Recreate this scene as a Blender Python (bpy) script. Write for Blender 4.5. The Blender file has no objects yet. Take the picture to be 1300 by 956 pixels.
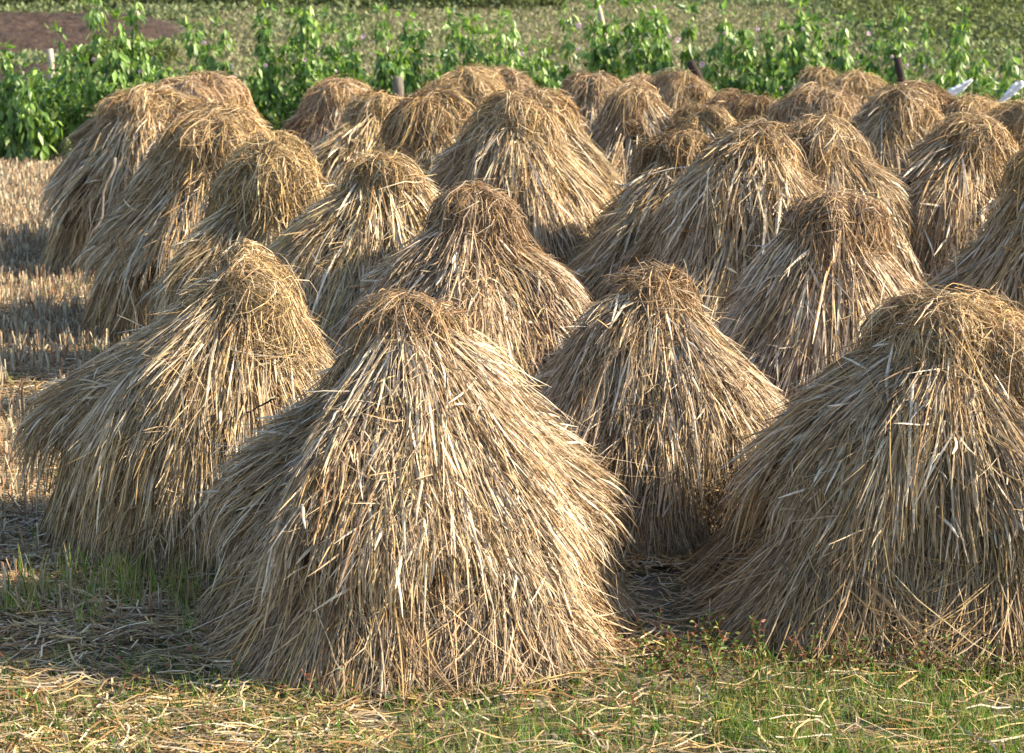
import bpy, math
import numpy as np
from mathutils import Vector

# ------------------------------------------------------------------ camera, light, exposure
scene = bpy.context.scene
FPX, CAMH, PITCH = 2600.0, 2.9, math.radians(11.27)
cam_d = bpy.data.cameras.new('camera'); cam = bpy.data.objects.new('camera', cam_d)
scene.collection.objects.link(cam); scene.camera = cam
cam_d.sensor_width = 36.0; cam_d.lens = 36.0 * FPX / 1300.0
cam_d.clip_start = 0.1; cam_d.clip_end = 3000
cam.location = (0, 0, CAMH); cam.rotation_euler = (math.pi / 2 - PITCH, 0, 0)
cam_d.dof.use_dof = True; cam_d.dof.focus_distance = 9.6; cam_d.dof.aperture_fstop = 5.6

SUN_EL, SUN_AZ = math.radians(32), math.radians(91)      # azimuth clockwise from +Y (away from the camera)
world = bpy.data.worlds.new('World'); scene.world = world; world.use_nodes = True
nt = world.node_tree; bg = nt.nodes['Background']
sky = nt.nodes.new('ShaderNodeTexSky'); sky.sky_type = 'NISHITA'; sky.sun_disc = False
sky.sun_elevation = SUN_EL; sky.sun_rotation = SUN_AZ
nt.links.new(sky.outputs[0], bg.inputs[0]); bg.inputs[1].default_value = 0.11
sun_d = bpy.data.lights.new('sun', 'SUN'); sun_d.energy = 5.0; sun_d.angle = math.radians(0.5)
sun_d.color = (1.0, 0.87, 0.66)
sun = bpy.data.objects.new('sun', sun_d); scene.collection.objects.link(sun)
sdir = Vector((math.sin(SUN_AZ) * math.cos(SUN_EL), math.cos(SUN_AZ) * math.cos(SUN_EL), math.sin(SUN_EL)))
sun.rotation_euler = sdir.to_track_quat('Z', 'Y').to_euler(); sun.location = (20, 10, 20)
vs = scene.view_settings
vs.view_transform = 'Standard'; vs.look = 'None'; vs.gamma = 1; vs.exposure = 1.6
scene.cycles.max_bounces = 6; scene.cycles.diffuse_bounces = 3; scene.cycles.glossy_bounces = 2
scene.cycles.transmission_bounces = 3; scene.cycles.transparent_max_bounces = 4

C = scene.collection
R = np.random.default_rng(7)

# ------------------------------------------------------------------ helpers
def at(px, py, D):
    """world point seen at photo pixel (px,py) at distance y = D"""
    a, b = (478 - py) / FPX, (px - 650) / FPX
    y = math.cos(PITCH) + a * math.sin(PITCH); z = -math.sin(PITCH) + a * math.cos(PITCH)
    return (b / y * D, D, CAMH + z / y * D)

def ground_z(y):
    y = np.asarray(y, dtype=float)
    t = np.clip(y - 34, 0, 260)
    return 0.08 * t * np.clip(t / 4, 0, 1)

def make_obj(name, V, F, mat, parent=None, col=None, smooth=False, uniform=None):
    """V (n,3); F (m,k) uniform polygon array; col (n,3) point colour"""
    me = bpy.data.meshes.new(name)
    V = np.ascontiguousarray(V, dtype=np.float32); F = np.ascontiguousarray(F, dtype=np.int32)
    n, (m, k) = len(V), F.shape
    me.vertices.add(n); me.vertices.foreach_set('co', V.ravel())
    me.loops.add(m * k); me.loops.foreach_set('vertex_index', F.ravel())
    me.polygons.add(m); me.polygons.foreach_set('loop_start', np.arange(0, m * k, k, dtype=np.int32))
    if smooth: me.polygons.foreach_set('use_smooth', np.ones(m, dtype=bool))
    if col is not None:
        a = me.attributes.new('tint', 'FLOAT_COLOR', 'POINT')
        c4 = np.ones((n, 4), dtype=np.float32); c4[:, :3] = col
        a.data.foreach_set('color', c4.ravel())
    me.update(calc_edges=True); me.materials.append(mat)
    o = bpy.data.objects.new(name, me); C.objects.link(o)
    if parent is not None: o.parent = parent
    return o

def tag(o, label=None, cat=None, group=None, kind=None):
    if label: o['label'] = label
    if cat: o['category'] = cat
    if group: o['group'] = group
    if kind: o['kind'] = kind
    return o

def empty(name, loc, label, cat, group=None):
    o = bpy.data.objects.new(name, None); C.objects.link(o); o.location = loc
    o.empty_display_size = 0.1
    return tag(o, label, cat, group)

def norm(v): return v / np.maximum(np.linalg.norm(v, axis=-1, keepdims=True), 1e-9)

class Batch:
    """collects strips (flat or folded) into one mesh"""
    def __init__(s): s.V, s.F, s.C, s.n = [], [], [], 0
    def add(s, V, F, Cc):
        s.V.append(V); s.F.append(F + s.n); s.C.append(Cc); s.n += len(V)
    def ribbons(s, P, W, N, col, fold=False):
        """P (n,k,3) centre lines, W (n,k) half widths, N (n,k,3) approx normals, col (n,3)"""
        n, k, _ = P.shape
        T = norm(np.gradient(P, axis=1))
        S = norm(np.cross(T, N)); Nn = norm(np.cross(S, T))
        if fold:
            rows = np.stack([P - S * W[..., None], P + Nn * W[..., None] * 0.55, P + S * W[..., None]], axis=2); c = 3
        else:
            rows = np.stack([P - S * W[..., None], P + S * W[..., None]], axis=2); c = 2
        V = rows.reshape(-1, 3)
        base = (np.arange(n)[:, None, None] * k * c + np.arange(k - 1)[None, :, None] * c + np.arange(c - 1)[None, None, :])
        F = np.stack([base, base + 1, base + c + 1, base + c], axis=-1).reshape(-1, 4)
        s.add(V, F, np.repeat(col, k * c, axis=0))
    def build(s, name, mat, parent=None, smooth=False):
        return make_obj(name, np.concatenate(s.V), np.concatenate(s.F), mat, parent, np.concatenate(s.C), smooth)

def tube(pts, rad, seg=8):
    """tapered tube with closed ends -> V,F quads"""
    pts = np.asarray(pts, float); k = len(pts); rad = np.broadcast_to(rad, (k,))
    T = norm(np.gradient(pts, axis=0)); ref = np.array([0.3, 0.9, 0.1]) if abs(T[0, 1]) < 0.8 else np.array([1.0, 0, 0.1])
    A = norm(np.cross(T, ref)); B = np.cross(T, A)
    th = np.linspace(0, 2 * np.pi, seg, endpoint=False)
    V = pts[:, None] + rad[:, None, None] * (np.cos(th)[None, :, None] * A[:, None] + np.sin(th)[None, :, None] * B[:, None])
    V = V.reshape(-1, 3); F = []
    for i in range(k - 1):
        for j in range(seg):
            a, b = i * seg + j, i * seg + (j + 1) % seg
            F.append((a, b, b + seg, a + seg))
    n = len(V); V = np.vstack([V, pts[0], pts[-1]])
    for j in range(0, seg, 2):
        F.append((n, (j + 2) % seg, j + 1, j)); o = (k - 1) * seg
        F.append((n + 1, o + j, o + j + 1, o + (j + 2) % seg))
    return V, np.array(F)

# ------------------------------------------------------------------ materials
def new_mat(name):
    m = bpy.data.materials.new(name); m.use_nodes = True
    return m, m.node_tree, m.node_tree.nodes['Principled BSDF']

def tint_mat(name, rough=0.55, spec=0.3, transl=0.0, nscale=30.0, namt=0.25, tcol=None):
    m, t, p = new_mat(name)
    a = t.nodes.new('ShaderNodeAttribute'); a.attribute_name = 'tint'
    g = t.nodes.new('ShaderNodeNewGeometry')
    nz = t.nodes.new('ShaderNodeTexNoise'); nz.inputs['Scale'].default_value = nscale; nz.inputs['Detail'].default_value = 2
    t.links.new(g.outputs['Position'], nz.inputs['Vector'])
    mr = t.nodes.new('ShaderNodeMapRange'); mr.inputs[1].default_value = 0.3; mr.inputs[2].default_value = 0.7
    mr.inputs[3].default_value = 1 - namt; mr.inputs[4].default_value = 1 + namt
    t.links.new(nz.outputs[0], mr.inputs[0])
    vm = t.nodes.new('ShaderNodeVectorMath'); vm.operation = 'SCALE'
    t.links.new(a.outputs['Color'], vm.inputs[0]); t.links.new(mr.outputs[0], vm.inputs['Scale'])
    t.links.new(vm.outputs[0], p.inputs['Base Color'])
    p.inputs['Roughness'].default_value = rough; p.inputs['Specular IOR Level'].default_value = spec
    if transl > 0:
        tr = t.nodes.new('ShaderNodeBsdfTranslucent'); mx = t.nodes.new('ShaderNodeMixShader'); mx.inputs[0].default_value = transl
        if tcol:
            vm2 = t.nodes.new('ShaderNodeVectorMath'); vm2.operation = 'MULTIPLY'; vm2.inputs[1].default_value = tcol
            t.links.new(vm.outputs[0], vm2.inputs[0]); t.links.new(vm2.outputs[0], tr.inputs[0])
        else: t.links.new(vm.outputs[0], tr.inputs[0])
        t.links.new(p.outputs[0], mx.inputs[1]); t.links.new(tr.outputs[0], mx.inputs[2])
        t.links.new(mx.outputs[0], t.nodes['Material Output'].inputs[0])
    return m

def noise_mat(name, cols, scale, rough=0.9, bump=0.0, bscale=None, stretch=None):
    m, t, p = new_mat(name)
    g = t.nodes.new('ShaderNodeNewGeometry'); mp = t.nodes.new('ShaderNodeMapping')
    if stretch: mp.inputs['Scale'].default_value = stretch
    t.links.new(g.outputs['Position'], mp.inputs[0])
    nz = t.nodes.new('ShaderNodeTexNoise'); nz.inputs['Scale'].default_value = scale; nz.inputs['Detail'].default_value = 8; nz.inputs['Roughness'].default_value = 0.68
    t.links.new(mp.outputs[0], nz.inputs['Vector'])
    r = t.nodes.new('ShaderNodeValToRGB'); e = r.color_ramp.elements
    for i, c in enumerate(cols):
        pos = 0.32 + 0.36 * i / (len(cols) - 1)
        if i < 2: e[i].position = pos; el = e[i]
        else: el = e.new(pos)
        el.color = (*c, 1)
    t.links.new(nz.outputs[0], r.inputs[0]); t.links.new(r.outputs[0], p.inputs['Base Color'])
    p.inputs['Roughness'].default_value = rough; p.inputs['Specular IOR Level'].default_value = 0.2
    if bump:
        n2 = t.nodes.new('ShaderNodeTexNoise'); n2.inputs['Scale'].default_value = bscale or scale * 3; n2.inputs['Detail'].default_value = 6
        t.links.new(mp.outputs[0], n2.inputs['Vector'])
        b = t.nodes.new('ShaderNodeBump'); b.inputs['Strength'].default_value = 1; b.inputs['Distance'].default_value = bump
        t.links.new(n2.outputs[0], b.inputs['Height']); t.links.new(b.outputs[0], p.inputs['Normal'])
    return m

M_straw = tint_mat('straw', 0.6, 0.22, 0.10, 25, 0.22)
M_core = noise_mat('packed_straw_shade', [(0.03, 0.021, 0.012), (0.075, 0.05, 0.028), (0.13, 0.09, 0.05)], 26, 0.95, 0.02, 60, (1, 1, 0.25))  # inner straw, its colour darkened to stand for shade inside the heap
M_leaf = tint_mat('leaf', 0.42, 0.45, 0.35, 12, 0.2, (1.25, 1.35, 0.55))
M_grass = tint_mat('grass_blade', 0.5, 0.3, 0.3, 9, 0.25, (1.2, 1.3, 0.6))
M_dry = tint_mat('dry_stalk', 0.7, 0.2, 0.1, 20, 0.25)
M_crop = tint_mat('crop', 0.8, 0.1, 0.25, 3, 0.25, (1.1, 1.15, 0.7))
M_petal = tint_mat('petal', 0.6, 0.2, 0.3, 10, 0.1)
M_ground = noise_mat('field_soil', [(0.05, 0.04, 0.028), (0.13, 0.105, 0.07), (0.11, 0.10, 0.055), (0.24, 0.19, 0.125)], 2.2, 0.95, 0.03, 22)
M_plough = noise_mat('ploughed_soil', [(0.025, 0.016, 0.012), (0.046, 0.030, 0.022), (0.08, 0.052, 0.038)], 3.0, 0.95, 0.06, 9)
M_wood = noise_mat('weathered_wood', [(0.09, 0.075, 0.06), (0.2, 0.17, 0.14)], 14, 0.85, 0.004, 60, (3, 3, 0.4))
M_darkwood = noise_mat('dark_wood', [(0.02, 0.014, 0.012), (0.06, 0.042, 0.034)], 14, 0.85, 0.004, 60, (3, 3, 0.4))
M_palewood = noise_mat('pale_wood', [(0.3, 0.24, 0.18), (0.5, 0.43, 0.34)], 14, 0.8, 0.003, 60, (3, 3, 0.4))
M_plastic = noise_mat('white_plastic', [(0.68, 0.7, 0.74), (0.8, 0.8, 0.82)], 9, 0.45, 0.004, 30)

# ------------------------------------------------------------------ ground
def ground_sheet():
    ys = np.concatenate([np.arange(-6, 36, 0.35), np.arange(36, 62, 0.5), np.geomspace(62, 900, 40)])
    xs = np.concatenate([-np.geomspace(600, 15, 22), np.arange(-14.5, 14.6, 0.35), np.geomspace(15, 600, 22)])
    X, Y = np.meshgrid(xs, ys); Z = ground_z(Y)
    Z = Z + 0.012 * np.sin(X * 3.1 + Y) * np.sin(Y * 2.3 - X) * (np.abs(X) < 14)
    V = np.stack([X, Y, Z], -1).reshape(-1, 3); nx = len(xs)
    i, j = np.meshgrid(np.arange(len(ys) - 1), np.arange(nx - 1), indexing='ij'); b = (i * nx + j).ravel()
    return make_obj('ground', V, np.stack([b, b + 1, b + nx + 1, b + nx], -1), M_ground, smooth=True)
tag(ground_sheet(), kind='structure')

def patch(name, x0f, x1f, y0, y1, mat, lift=0.03, rough=0.04, step=0.22):
    """field patch with clods; x0f/x1f give the x limits as functions of v in 0..1"""
    ny, nx = int((y1 - y0) / step) + 1, 110
    v = np.linspace(0, 1, ny)[:, None]; u = np.linspace(0, 1, nx)[None, :]
    Y = y0 + (y1 - y0) * v + 0 * u; X = x0f(v) + (x1f(v) - x0f(v)) * u
    edge = np.minimum(np.minimum(u, 1 - u) * 20, np.minimum(v, 1 - v) * 10).clip(0, 1)
    Z = ground_z(Y) + lift + edge * R.uniform(0, rough, X.shape)
    Z = np.where(edge <= 0, Z - lift * 2, Z)
    V = np.stack([X, Y, Z], -1).reshape(-1, 3)
    i, j = np.meshgrid(np.arange(ny - 1), np.arange(nx - 1), indexing='ij'); b = (i * nx + j).ravel()
    o = make_obj(name, V, np.stack([b, b + 1, b + nx + 1, b + nx], -1), mat)
    return tag(o, kind='structure')
patch('ploughed_field', lambda v: -24 + 0 * v, lambda v: -7.9 - 1.6 * (2 * v - 0.8) ** 2, 45.8, 55.0, M_plough, 0.06, 0.16)
patch('ploughed_terrace', lambda v: -24 + 0 * v, lambda v: -7.9 - 1.2 * v, 41.0, 44.0, M_plough, 0.05, 0.14)

# ------------------------------------------------------------------ haycocks
PAL = np.array([(0.48, 0.38, 0.25), (0.53, 0.355, 0.15), (0.26, 0.14, 0.055), (0.70, 0.585, 0.41), (0.42, 0.35, 0.16), (0.34, 0.235, 0.135)])
STACK = {'m': np.ones(3)}                                # overall weathering of the stack being built
def straw_cols(n, w, tuft=None, nt_=None):
    w = np.array(w, float); w /= w.sum()
    c = PAL[R.choice(len(PAL), n, p=w)]
    if tuft is not None:
        tt = PAL[R.choice(len(PAL), nt_, p=w)][tuft]; c = c * 0.6 + tt * 0.4
    return c * R.uniform(0.45, 1.28, (n, 1)) * STACK['m']

class Shape:
    def __init__(s, rad, rb, ze, H, c, w, apex):
        s.R, s.Rb, s.ze, s.H, s.c, s.w, s.apex = rad, rb, ze, H, c * 0.75, w * 0.5, np.array(apex)
        s.ph = R.uniform(0, 6.28, 8); s.am = R.normal(0, 1, 8).clip(-1.6, 1.6) * np.array([0.02, 0.03, 0.035, 0.04, .03, .02, .018, .015])
        s.zt = R.uniform(0, 6.28, 4); s.L = math.hypot(rad, H - ze)
        s.k = R.uniform(1.5, 4.6, (5, 2)) * R.choice([-1, 1], (5, 2)); s.kp = R.uniform(0, 6.28, 5)
    def lump(s, q):
        o = 0
        for i in range(5): o = o + np.sin(q[..., 0] * s.k[i, 0] * 1.6 + q[..., 1] * s.k[i, 1] * 1.6 + s.kp[i])
        return o * 0.024
    def rad(s, phi):
        o = 1.0
        for i in range(8): o = o + s.am[i] * np.cos((i + 1) * phi + s.ph[i])
        return o
    def eave(s, phi): return s.ze + 0.05 * np.sin(phi + s.zt[3]) + 0.06 * np.sin(2 * phi + s.zt[0]) + 0.045 * np.sin(3 * phi + s.zt[1]) + .035 * np.sin(7 * phi + s.zt[2])
    def g(s, u):
        c = s.c; h = (np.sqrt(u * u + c * c) - c) / (math.sqrt(1 + c * c) - c)
        return (1 - s.w) * h + s.w * u ** 3
    def dg(s, u):
        c = s.c; h = u / np.sqrt(u * u + c * c) / (math.sqrt(1 + c * c) - c)
        return (1 - s.w) * h + 3 * s.w * u * u
    def pos(s, q, h):
        u = np.hypot(q[..., 0], q[..., 1]); phi = np.arctan2(q[..., 1], q[..., 0]); uc = np.minimum(u, 1.0); ov = np.maximum(u - 1, 0)
        k = s.rad(phi); r = s.R * uc * (1 + (k - 1) * uc) + s.R * 0.06 * (1 - np.exp(-ov * 6))
        ze = s.eave(phi)
        z = s.H - (s.H - ze) * s.g(uc) - ov * s.L * 0.93
        sl = (s.H - ze) * s.dg(uc) / s.R + ov * 14
        nrm = np.stack([sl * np.cos(phi), sl * np.sin(phi), np.ones_like(sl)], -1); nrm = norm(nrm)
        h = h + s.lump(q) * np.minimum(u * 2, 1)
        P = np.stack([r * np.cos(phi) + s.apex[0] * (1 - uc), r * np.sin(phi) + s.apex[1] * (1 - uc), z], -1) + nrm * h[..., None]
        P[..., 2] = np.maximum(P[..., 2], 0.012)
        return P, nrm

def tufted(n, per):
    nt_ = max(1, int(n / per)); t = R.integers(0, nt_, n)
    return nt_, t

def mantle(b, S, n, k, hw, fold, front):
    def side(m):
        if front: return np.where(R.random(m) < 0.74, R.uniform(-math.pi - 0.25, 0.25, m), R.uniform(0, 2 * math.pi, m))
        return R.uniform(0, 2 * math.pi, m)
    nt_, t = tufted(n, 14)
    # half the tufts lie anywhere, half belong to thick bundles that stand out from the heap
    nb = 46; pb, ub = side(nb), 0.12 + 0.88 * R.random(nb) ** 0.6; db, hb = R.normal(0, 0.26, nb), R.uniform(0.0, 0.09, nb)
    jb = R.integers(0, nb, nt_); inb = R.random(nt_) < 0.5
    phi_t = np.where(inb, pb[jb] + R.normal(0, 0.11, nt_) / np.maximum(ub[jb], .3), side(nt_))
    u_t = np.where(inb, ub[jb] + R.normal(0, 0.05, nt_), 0.12 + 0.88 * R.random(nt_) ** 0.62)
    d_t = np.where(inb, db[jb], 0) + R.normal(0, 0.17, nt_); L_t = R.uniform(0.22, 0.56, nt_)
    h_t = np.where(inb, hb[jb], -0.02) + R.uniform(-0.02, 0.025, nt_)
    stray = R.random(n) < 0.24
    phi, L = phi_t[t], L_t[t] * R.uniform(0.6, 1.15, n) * np.where(stray, 0.62, 1)
    # u_t is where the tuft ENDS; eaves end ragged a little past the rim
    uend = np.minimum(u_t[t], 1.0) + R.normal(0.05, 0.05, n) + (R.random(n) < 0.16) * R.uniform(0, .38, n)
    u0 = np.clip(uend - L / S.L, 0.03, 0.93)
    lat = R.normal(0, 0.03 / S.R, n)
    q0 = np.stack([u0 * np.cos(phi) - lat * np.sin(phi), u0 * np.sin(phi) + lat * np.cos(phi)], -1)
    d = d_t[t] + R.normal(0, 0.12, n) + stray * R.normal(0, 0.8, n)
    cur = R.normal(0, 0.10, n) + stray * R.normal(0, 0.5, n)
    tt = np.linspace(0, 1, k)[None, :]
    ang = (phi + d)[:, None] + cur[:, None] * tt
    st = (L / S.L)[:, None] / (k - 1)
    q = q0[:, None, :] + np.concatenate([np.zeros((n, 1, 2)), np.cumsum(np.stack([np.cos(ang), np.sin(ang)], -1)[:, :-1] * st[..., None], axis=1)], axis=1)
    lift = R.random(n) ** 3 * 0.06 + stray * R.uniform(0.0, 0.05, n)
    h = h_t[t][:, None] + R.normal(0, 0.013, n)[:, None] + tt * 0.016 + lift[:, None] * tt ** 2 - 0.03 * (1 - tt) ** 2
    P, N = S.pos(q, h)
    # stalks are stiff: most keep close to a straight chord instead of hugging the heap
    sf = np.where(R.random(n) < 0.75, R.uniform(0.45, 0.85, n), 0.15)[:, None, None]
    chord = P[:, :1] + (P[:, -1:] - P[:, :1]) * tt[..., None]
    bow = (R.uniform(0, 0.016, n)[:, None] * np.sin(tt * 3.1416))[..., None] * N
    P = P * (1 - sf) + (chord + bow) * sf + R.normal(0, 0.0018, P.shape)
    P[..., 2] -= np.clip(R.normal(0.02, 0.015, n), 0, .06)[:, None] * tt ** 2 * np.clip(np.hypot(q[..., 0], q[..., 1]) - .3, 0, 1) * 1.4
    kink = (R.random(n) < 0.22)[:, None] * np.clip(tt - R.uniform(.2, .7, (n, 1)), 0, 1) * R.normal(0, 0.12, (n, 1)).clip(-.2, .2); kv = R.normal(0, 1, (n, 1, 3)) * np.array([1, 1, 0.7]); P = P + kink[..., None] * kv * 0.7 - N * np.minimum((kink[..., None] * kv * N).sum(-1, keepdims=True), 0) * 0.5
    P[..., 2] = np.maximum(P[..., 2], 0.01)
    roll = R.normal(0, 0.6, n)
    T = norm(P[:, -1] - P[:, 0]); Sd = norm(np.cross(T[:, None], N)); N = norm(N * np.cos(roll)[:, None, None] + Sd * np.sin(roll)[:, None, None])
    w = hw * R.uniform(0.4, 1.0, n) ** 1.3 * np.where(stray, 0.7, 1); flat = R.random(n) < 0.07; w = np.where(flat, np.minimum(hw * R.uniform(1.1, 1.6, n), 0.0075), w)
    prof = np.interp(tt[0], [0, .15, .75, 1], [0.8, 1, 0.9, 0.25])
    col = straw_cols(n, [5, 3.4, 1.5, 1.6, 0.9, 3.4], t, nt_); col = np.where(flat[:, None], np.array([(0.60, 0.51, 0.38)]) * R.uniform(.7, 1.15, (n, 1)), col)
    b.ribbons(P, w[:, None] * prof[None], N, col, fold)

def skirt(b, S, n, k, hw, fold, front):
    nt_, t = tufted(n, 12)
    if front: phi_t = np.where(R.random(nt_) < 0.72, R.uniform(-math.pi - 0.25, 0.25, nt_), R.uniform(0, 2 * math.pi, nt_))
    else: phi_t = R.uniform(0, 2 * math.pi, nt_)
    phi = phi_t[t] + R.normal(0, 0.06, n); dphi = (R.normal(0, 0.10, nt_)[t] + R.normal(0, 0.07, n)) * np.where(R.random(n) < 0.12, 4, 1)
    z0 = S.eave(phi) + R.uniform(-0.20, 0.22, n); z1 = np.where(R.random(n) < 0.55, 0.0, R.uniform(0.02, 0.35, n))
    z0 = np.maximum(z0, z1 + 0.12)
    k0 = S.rad(phi)
    tz = lambda z: np.clip(1 - z / max(S.ze, .1), -0.2, 1)
    lay = R.uniform(-0.07, 0.05, nt_)[t] + R.normal(0, 0.014, n)
    tt = np.linspace(0, 1, k)[None, :]
    Z = z0[:, None] + (z1 - z0)[:, None] * tt
    top = S.R * 0.84; v = tz(Z)
    rr = (top + (S.Rb - top) * np.maximum(v, 0) ** 1.2) * k0[:, None] + lay[:, None] + (R.random(n) ** 2 * 0.06)[:, None] * tt ** 2
    A = phi[:, None] + dphi[:, None] * tt + (R.normal(0, 0.05, n))[:, None] * np.sin(tt * 3.14)
    P = np.stack([rr * np.cos(A), rr * np.sin(A), np.maximum(Z, 0.008)], -1) + R.normal(0, 0.0035, (n, k, 3)) * np.array([1, 1, 0.5])
    P[..., 2] = np.maximum(P[..., 2], 0.006)
    N = np.stack([np.cos(A), np.sin(A), 0.2 + 0 * A], -1); roll = R.normal(0, 0.7, n)
    T = norm(P[:, -1] - P[:, 0]); Sd = norm(np.cross(T[:, None], N)); N = norm(N * np.cos(roll)[:, None, None] + Sd * np.sin(roll)[:, None, None])
    w = hw * R.uniform(0.3, 0.85, n); prof = np.interp(tt[0], [0, .2, .8, 1], [0.8, 1, 0.9, 0.35])
    b.ribbons(P, w[:, None] * prof[None], N, straw_cols(n, [3.4, 4, 2.2, 0.9, 0.8, 3.2], t, nt_) * 0.92, fold)

def cap(b, cx, cy, cz, rc, hc, n, k, hw, fold, tang, lumps, rust=0.0):
    nt_, t = tufted(n, 9)
    th_t = R.uniform(0.0, 1.35, nt_); phi_t = R.uniform(0, 2 * math.pi, nt_)
    tan_ = R.random(n) < tang
    th = np.clip(th_t[t] + R.normal(0, .12, n), 0.01, 2); phi = phi_t[t] + R.normal(0, 0.12, n) / np.maximum(np.sin(th), .3)
    d = (R.normal(0, 0.28, nt_)[t] + R.normal(0, 0.15, n)); d = np.where(tan_, R.uniform(-math.pi, math.pi, n), d)
    L = np.where(tan_, R.uniform(0.10, 0.26, n), R.uniform(0.18, 0.40, n))
    tt = np.linspace(0, 1, k)[None, :]
    D0 = np.stack([np.sin(th) * np.cos(phi), np.sin(th) * np.sin(phi), np.cos(th)], -1)
    eth = np.stack([np.cos(th) * np.cos(phi), np.cos(th) * np.sin(phi), -np.sin(th)], -1); eph = np.stack([-np.sin(phi), np.cos(phi), 0 * phi], -1)
    cur = np.where(tan_, R.normal(0, 1.3, n), R.normal(0, 0.3, n))[:, None] * tt
    dd = d[:, None] + cur
    dirv = eth[:, None] * np.cos(dd)[..., None] + eph[:, None] * np.sin(dd)[..., None]
    rm = (2 * rc + hc) / 3
    X = D0[:, None] + np.concatenate([np.zeros((n, 1, 3)), np.cumsum(dirv[:, :-1] * (L / rm / (k - 1))[:, None, None], axis=1)], axis=1)
    # walk on the sphere: points past the equator hang straight down
    Un = norm(X); arc = np.arccos(np.clip((Un * D0[:, None]).sum(-1), -1, 1)); al = (L / rm)[:, None] * tt
    Dk = D0[:, None] * np.cos(al)[..., None] + norm(X - D0[:, None] + 1e-6 * dirv) * np.sin(al)[..., None]
    Dk = norm(Dk)
    az = np.arctan2(Dk[..., 1], Dk[..., 0])
    lum = 1.0
    for i in range(5): lum = lum + lumps[i][0] * np.sin(az * (i + 1) + lumps[i][1] + Dk[..., 2] * lumps[i][2])
    h = R.normal(0, 0.028, n)[:, None] + np.where(tan_, 0.012, 0)[:, None] * np.sin(tt * 3.14) + (R.random(n) ** 3 * 0.07 + (R.random(n) < 0.05) * R.uniform(0, .09, n))[:, None] * tt ** 2
    low = Dk[..., 2] < 0
    hor = np.sqrt(np.maximum(1 - Dk[..., 2] ** 2, 1e-6))
    f = np.where(low, 1.0 / hor * (1 + 0.45 * -Dk[..., 2]), 1.0)
    P = np.stack([cx + Dk[..., 0] * f * (rc * lum + h), cy + Dk[..., 1] * f * (rc * lum + h), cz + Dk[..., 2] * (hc * lum + h) * np.where(low, 0.95 * rc / hc, 1)], -1)
    P += R.normal(0, 0.005, P.shape)
    N = norm(np.stack([Dk[..., 0], Dk[..., 1], Dk[..., 2] * 0.8 + 0.2], -1)); roll = R.normal(0, 0.9, n)
    T = norm(P[:, -1] - P[:, 0]); Sd = norm(np.cross(T[:, None], N)); N = norm(N * np.cos(roll)[:, None, None] + Sd * np.sin(roll)[:, None, None])
    w = hw * np.where(tan_, R.uniform(0.28, 0.6, n), R.uniform(0.35, 0.8, n)); prof = np.interp(tt[0], [0, .15, .8, 1], [0.6, 1, 0.85, 0.25])
    b.ribbons(P, w[:, None] * prof[None], N, straw_cols(n, [3, 5.2, 2.4 + 9 * rust, 1.2, 0.6, 2.4 + 4 * rust], t, nt_) * (1 - 0.25 * rust), fold)

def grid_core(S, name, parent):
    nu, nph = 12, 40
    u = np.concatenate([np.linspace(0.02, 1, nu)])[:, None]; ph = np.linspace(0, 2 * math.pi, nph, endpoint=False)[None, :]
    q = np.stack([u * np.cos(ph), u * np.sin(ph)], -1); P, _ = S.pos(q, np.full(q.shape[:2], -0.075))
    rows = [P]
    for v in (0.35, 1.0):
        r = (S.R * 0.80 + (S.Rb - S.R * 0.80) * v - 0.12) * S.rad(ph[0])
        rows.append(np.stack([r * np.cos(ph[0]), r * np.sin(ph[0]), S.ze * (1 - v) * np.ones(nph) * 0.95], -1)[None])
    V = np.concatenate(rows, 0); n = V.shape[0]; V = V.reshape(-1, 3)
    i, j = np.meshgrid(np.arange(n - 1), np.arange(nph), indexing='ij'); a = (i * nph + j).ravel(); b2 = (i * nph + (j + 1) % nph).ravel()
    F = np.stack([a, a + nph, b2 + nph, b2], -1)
    return make_obj(name, V, F, M_core, parent, smooth=True)

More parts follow.
